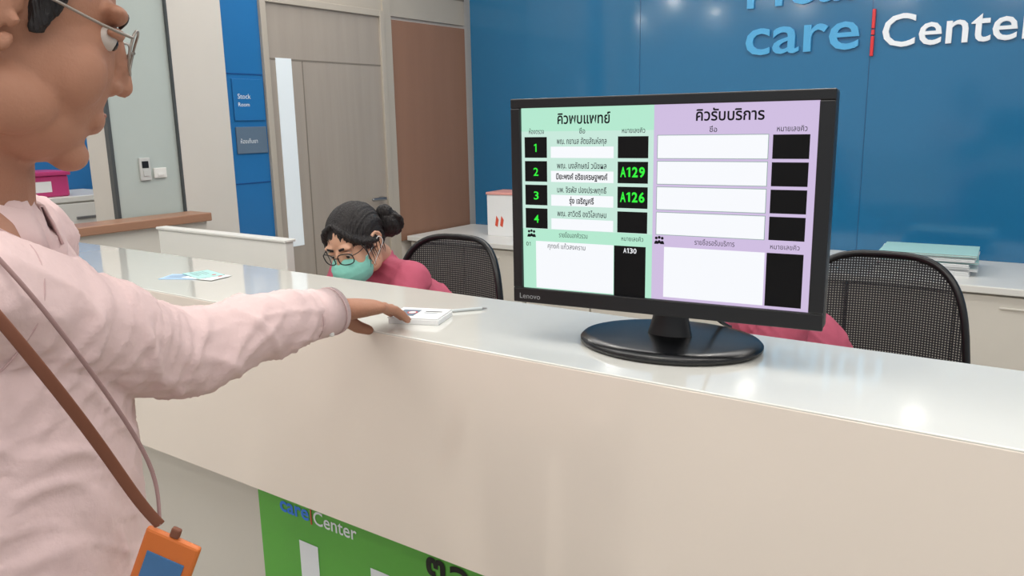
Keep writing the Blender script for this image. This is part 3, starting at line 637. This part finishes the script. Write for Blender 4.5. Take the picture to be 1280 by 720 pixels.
# ---- seated women
def woman(hc,hF,pitch,roll,hk,nk,TFv,sw_,pel,wR,wL,label,glasses,mask,bun=(0,0,0),bk=1,sdz=.05):
    TF=V((*TFv,0)).normalized(); TR=TF.cross(V((0,0,1))); M=frame(hc,hF,pitch,roll,hk); nk=V(nk); pel=V(pel); base=V((pel.x,pel.y,0))
    ch_=nk*.45+pel*.55+V((0,0,.06))-TF*.02
    sR=nk+TR*sw_-V((0,0,sdz)); sL=nk-TR*sw_-V((0,0,sdz)); eR=(sR+V(wR))/2+V((0,0,-.12))+TR*.04; eL=(sL+V(wL))/2+V((0,0,-.12))-TR*.04; wR=V(wR); wL=V(wL)
    def build(bm,g,full):
        tube(bm,[pel+V((0,0,.0)),pel+V((0,0,.12)),ch_,nk-V((0,0,.08)),nk-V((0,0,.015))],[(.15+g,.11+g),(.12+g,.095+g),(sw_-.01+g,.105+g),(sw_-.02+g,.08+g),(.055+g,.05+g)],side=TR,seg=26,sub=4)
        limb(bm,[sL,nk-V((0,0,.035)),sR],[.04+g,.045+g,.04+g])
        limb(bm,[sR,eR,wR],[.044+g,.035+g,.022+g]); limb(bm,[sL,eL,wL],[.044+g,.035+g,.022+g])
    bm=bmesh.new(); head(bm,M); build(bm,0,True)
    tube(bm,[nk-V((0,0,.04)),nk+V((0,0,.02)),M@V((0,-.02,-.05))],[.048,.046,.048],seg=18,sub=3)
    dR=(wR-eR).normalized(); dL=(wL-eL).normalized(); dR.z=-.05; dL.z=-.05
    hand(bm,wR,dR,-TR,(0,0,1),[(10,20,15)]*4,k=.9); hand(bm,wL,dL,TR,(0,0,1),[(10,20,15)]*4,k=.9)
    legs=[]
    for s in (-1,1):
        hp=pel+TR*.085*s+V((0,0,.01)); kn=hp+TF*.40+V((0,0,-.02)); kn.z=.50; an=V((kn.x,kn.y,.09))-TF*.05; legs.append((hp,kn,an))
        limb(bm,[hp,(hp+kn)/2,kn,(kn+an)/2,an],[.08,.07,.05,.045,.032]); tube(bm,[an-V((0,0,.045)),an+TF*.11-V((0,0,.06))],[.032,(.034,.022)],side=TR)
    me=fuse(bm,.0048,3); me.transform(Matrix.Translation(-base)); me.materials.append(skinw)
    b=bpy.data.objects.new('person',me); COL.objects.link(b); b.location=base; meta(b,label,'person')
    face_parts(M,b,skinw,glasses,mask,frame_m=black,lookdown=.004)
    bm=bmesh.new(); build(bm,.014,False); jm=fuse(bm,.006,4,disp=.004,dsize=.06); folds(jm,(.6,.2,.75),A=.006,fa=24,fb=6,w=3.0); plink('jacket',jm,jacketm,b)
    bm=bmesh.new(); rows=[]; n=30
    for rr,dz in ((.052,.02),(.056,.028),(.068,.012),(.082,-.020)):
        q=[]
        for k in range(n):
            a=math.radians(25)+k*(2*math.pi-math.radians(50))/(n-1); dd=TF*math.cos(a)+TR*math.sin(a); fr=max(0,math.cos(a)); q.append(bm.verts.new(nk+dd*rr+V((0,0,dz-.01-.03*fr))))
        rows.append(q)
    for A_,B_ in zip(rows,rows[1:]):
        for k in range(n-1): bm.faces.new((A_[k],A_[k+1],B_[k+1],B_[k]))
    c=plink('jacket_collar',fin(bm,'col'),jacketm,b); c.modifiers.new('s','SOLIDIFY').thickness=.003
    bm=bmesh.new()
    tube(bm,[pel+V((0,0,.06)),pel],[(.16,.12),(.165,.125)],side=TR,seg=24)
    for hp,kn,an in legs: limb(bm,[hp,(hp+kn)/2,kn,(kn+an)/2,an+V((0,0,.02))],[.094,.083,.062,.056,.05])
    plink('trousers',fuse(bm,.01,4,disp=.006),trous,b)
    for hp,kn,an in legs:
        bm=bmesh.new(); g=V((an.x,an.y,.04)); tube(bm,[g-TF*.02,g+TF*.05,g+TF*.13-V((0,0,.01))],[(.036,.04),(.038,.034),(.034,.026)],side=TR,sub=3); plink('shoe',fin(bm,'shoe'),shoem,b)
    bm=bmesh.new(); ell(bm,(0,-.024,.041),(.0815,.101,.090),M,sub=4); ell(bm,(0,-.06,-.005),(.068,.056,.058),M)
    for s in (-1,1):
        tube(bm,[(s*.006,.058,.104),(s*.036,.064,.082),(s*.064,.045,.042),(s*.077,.005,.015),(s*.07,-.04,.0)],[.008,.010,.012,.012,.012],M=M,sub=5,seg=12)
    hm=fuse(bm,.0034,2)
    Mi=M.inverted(); N_=[v.normal.copy() for v in hm.vertices]
    for v,nv in zip(hm.vertices,N_):
        p=Mi@v.co; g=math.atan2(p.x,p.z+.10)
        d=.0030*mnoise.noise(V((g*22,p.y*5,3)))+.0022*mnoise.noise(V((g*55,p.y*9,8)))
        if p.z>.06 and abs(p.x)<.006: d-=.003*(1-abs(p.x)/.006)
        v.co+=nv*d
    plink('hair',hm,hairm,b)
    random.seed(11)
    for j in range(18):   # loose strands at the temples and crown
        s=-1 if j%2 else 1; y0=.054-.011*(j//2)+random.uniform(-.003,.003); ln=random.uniform(.5,1)
        bm=bmesh.new(); tube(bm,[(s*.056,y0,.064),(s*(.075+random.uniform(0,.007)),y0-.006,.015),(s*(.078+random.uniform(0,.008)),y0-.004,-.03*ln),(s*(.070+random.uniform(0,.014)),y0+random.uniform(-.012,.012),-.075*ln)],[.0024,.0018,.0012,.0004],M=M,sub=4,seg=5); plink('hair_strand',fin(bm,'st'),hairm,b)
    bm=bmesh.new(); bx,by,bz=bun; ell(bm,(-.012+bx,-.124+by,.010+bz),(.042*bk,.032,.046*bk),M); ell(bm,(-.02+bx,-.130+by,.048*bk+bz),(.026*bk,.024,.022*bk),M); ell(bm,(bx*.5,-.105+by*.5,-.005+bz*.5),(.038,.03,.038),M)
    for k in range(13):
        a=k*.5; tube(bm,[(-.012+bx+bk*(.028+.009*(k%3))*math.cos(a+j*.5),-.130+by-.014*math.sin(j*1.0),.012+bz+bk*(.038+.010*(k%2))*math.sin(a+j*.5)) for j in range(4)],[.002,.008,.007,.002],M=M,sub=3,seg=8)
    bmh=fuse(bm,.003,1,disp=.006,dsize=.010); plink('hair_bun',bmh,hairm,b)
    return b
woman((-1.690,1.60,1.092),(.14,-1),25,6,.90,(-1.735,1.735,1.015),(-.15,-1),.155,(-1.68,1.95,.56),(-1.80,1.42,.775),(-1.62,1.42,.775),'seated person in pink jacket, glasses and teal mask looking down',True,True,bun=(-.036,0,-.010),bk=1.08,sdz=.036)
tick('w1')
woman((-.690,1.90,1.130),(-1,-.6),15,0,.92,(-.610,1.965,1.005),(-.8,-.6),.120,(-.52,2.13,.56),(-.74,2.03,.66),(-.70,1.86,.66),'seated person in pink jacket with black hair behind monitor',False,True)
tick('w2')
# ------------------------------------------------------------------ lights
dl=thing('downlight',(-2,.4,CH),'round recessed ceiling downlight','light',group='ceiling downlights')
em=mat('lamp_disc',(255,250,240),.5,var=0,emit=60)
bm=bmesh.new(); tube(bm,[(0,0,-.002),(0,0,-.012)],[.065,.065],seg=24); k1=link('lens',fin(bm,'lens'),em,dl,smooth=False)
k2=mtube('trim_ring',[(.075*math.cos(a*.2618),.075*math.sin(a*.2618),-.006) for a in range(24)],.008,white,dl,closed=True,sub=1)
for x in (-5.6,-4.4,-3.2,-2,-.8,.4,1.6):
    for y in (-2.6,-1.2,.4,2.6):
        if (x,y)!=(-2,.4): parts_copy(dl,[k1,k2],(x,y,CH))
def area(x,y,z,sx,sy,e,col=(1,.97,.94)):  # soft fill lamps without fixtures, added to carry the room illumination
    l=bpy.data.lights.new('ceiling_fill','AREA'); l.shape='RECTANGLE'; l.size=sx; l.size_y=sy; l.energy=e; l.color=col
    o=bpy.data.objects.new('ceiling_fill',l); COL.objects.link(o); o.location=(x,y,z); return o
area(-1.6,2.9,CH-.05,3.2,1.0,36); area(-1.2,.2,CH-.05,3.0,1.6,40); area(-4.3,2,CH-.05,1,2,20); area(1.2,1.4,CH-.05,1.5,2,20)
wd=bpy.data.worlds.new('world'); sc.world=wd; wd.use_nodes=True; bg=wd.node_tree.nodes['Background']; bg.inputs[0].default_value=(.94,.96,1,1); bg.inputs[1].default_value=.62
tick('end')
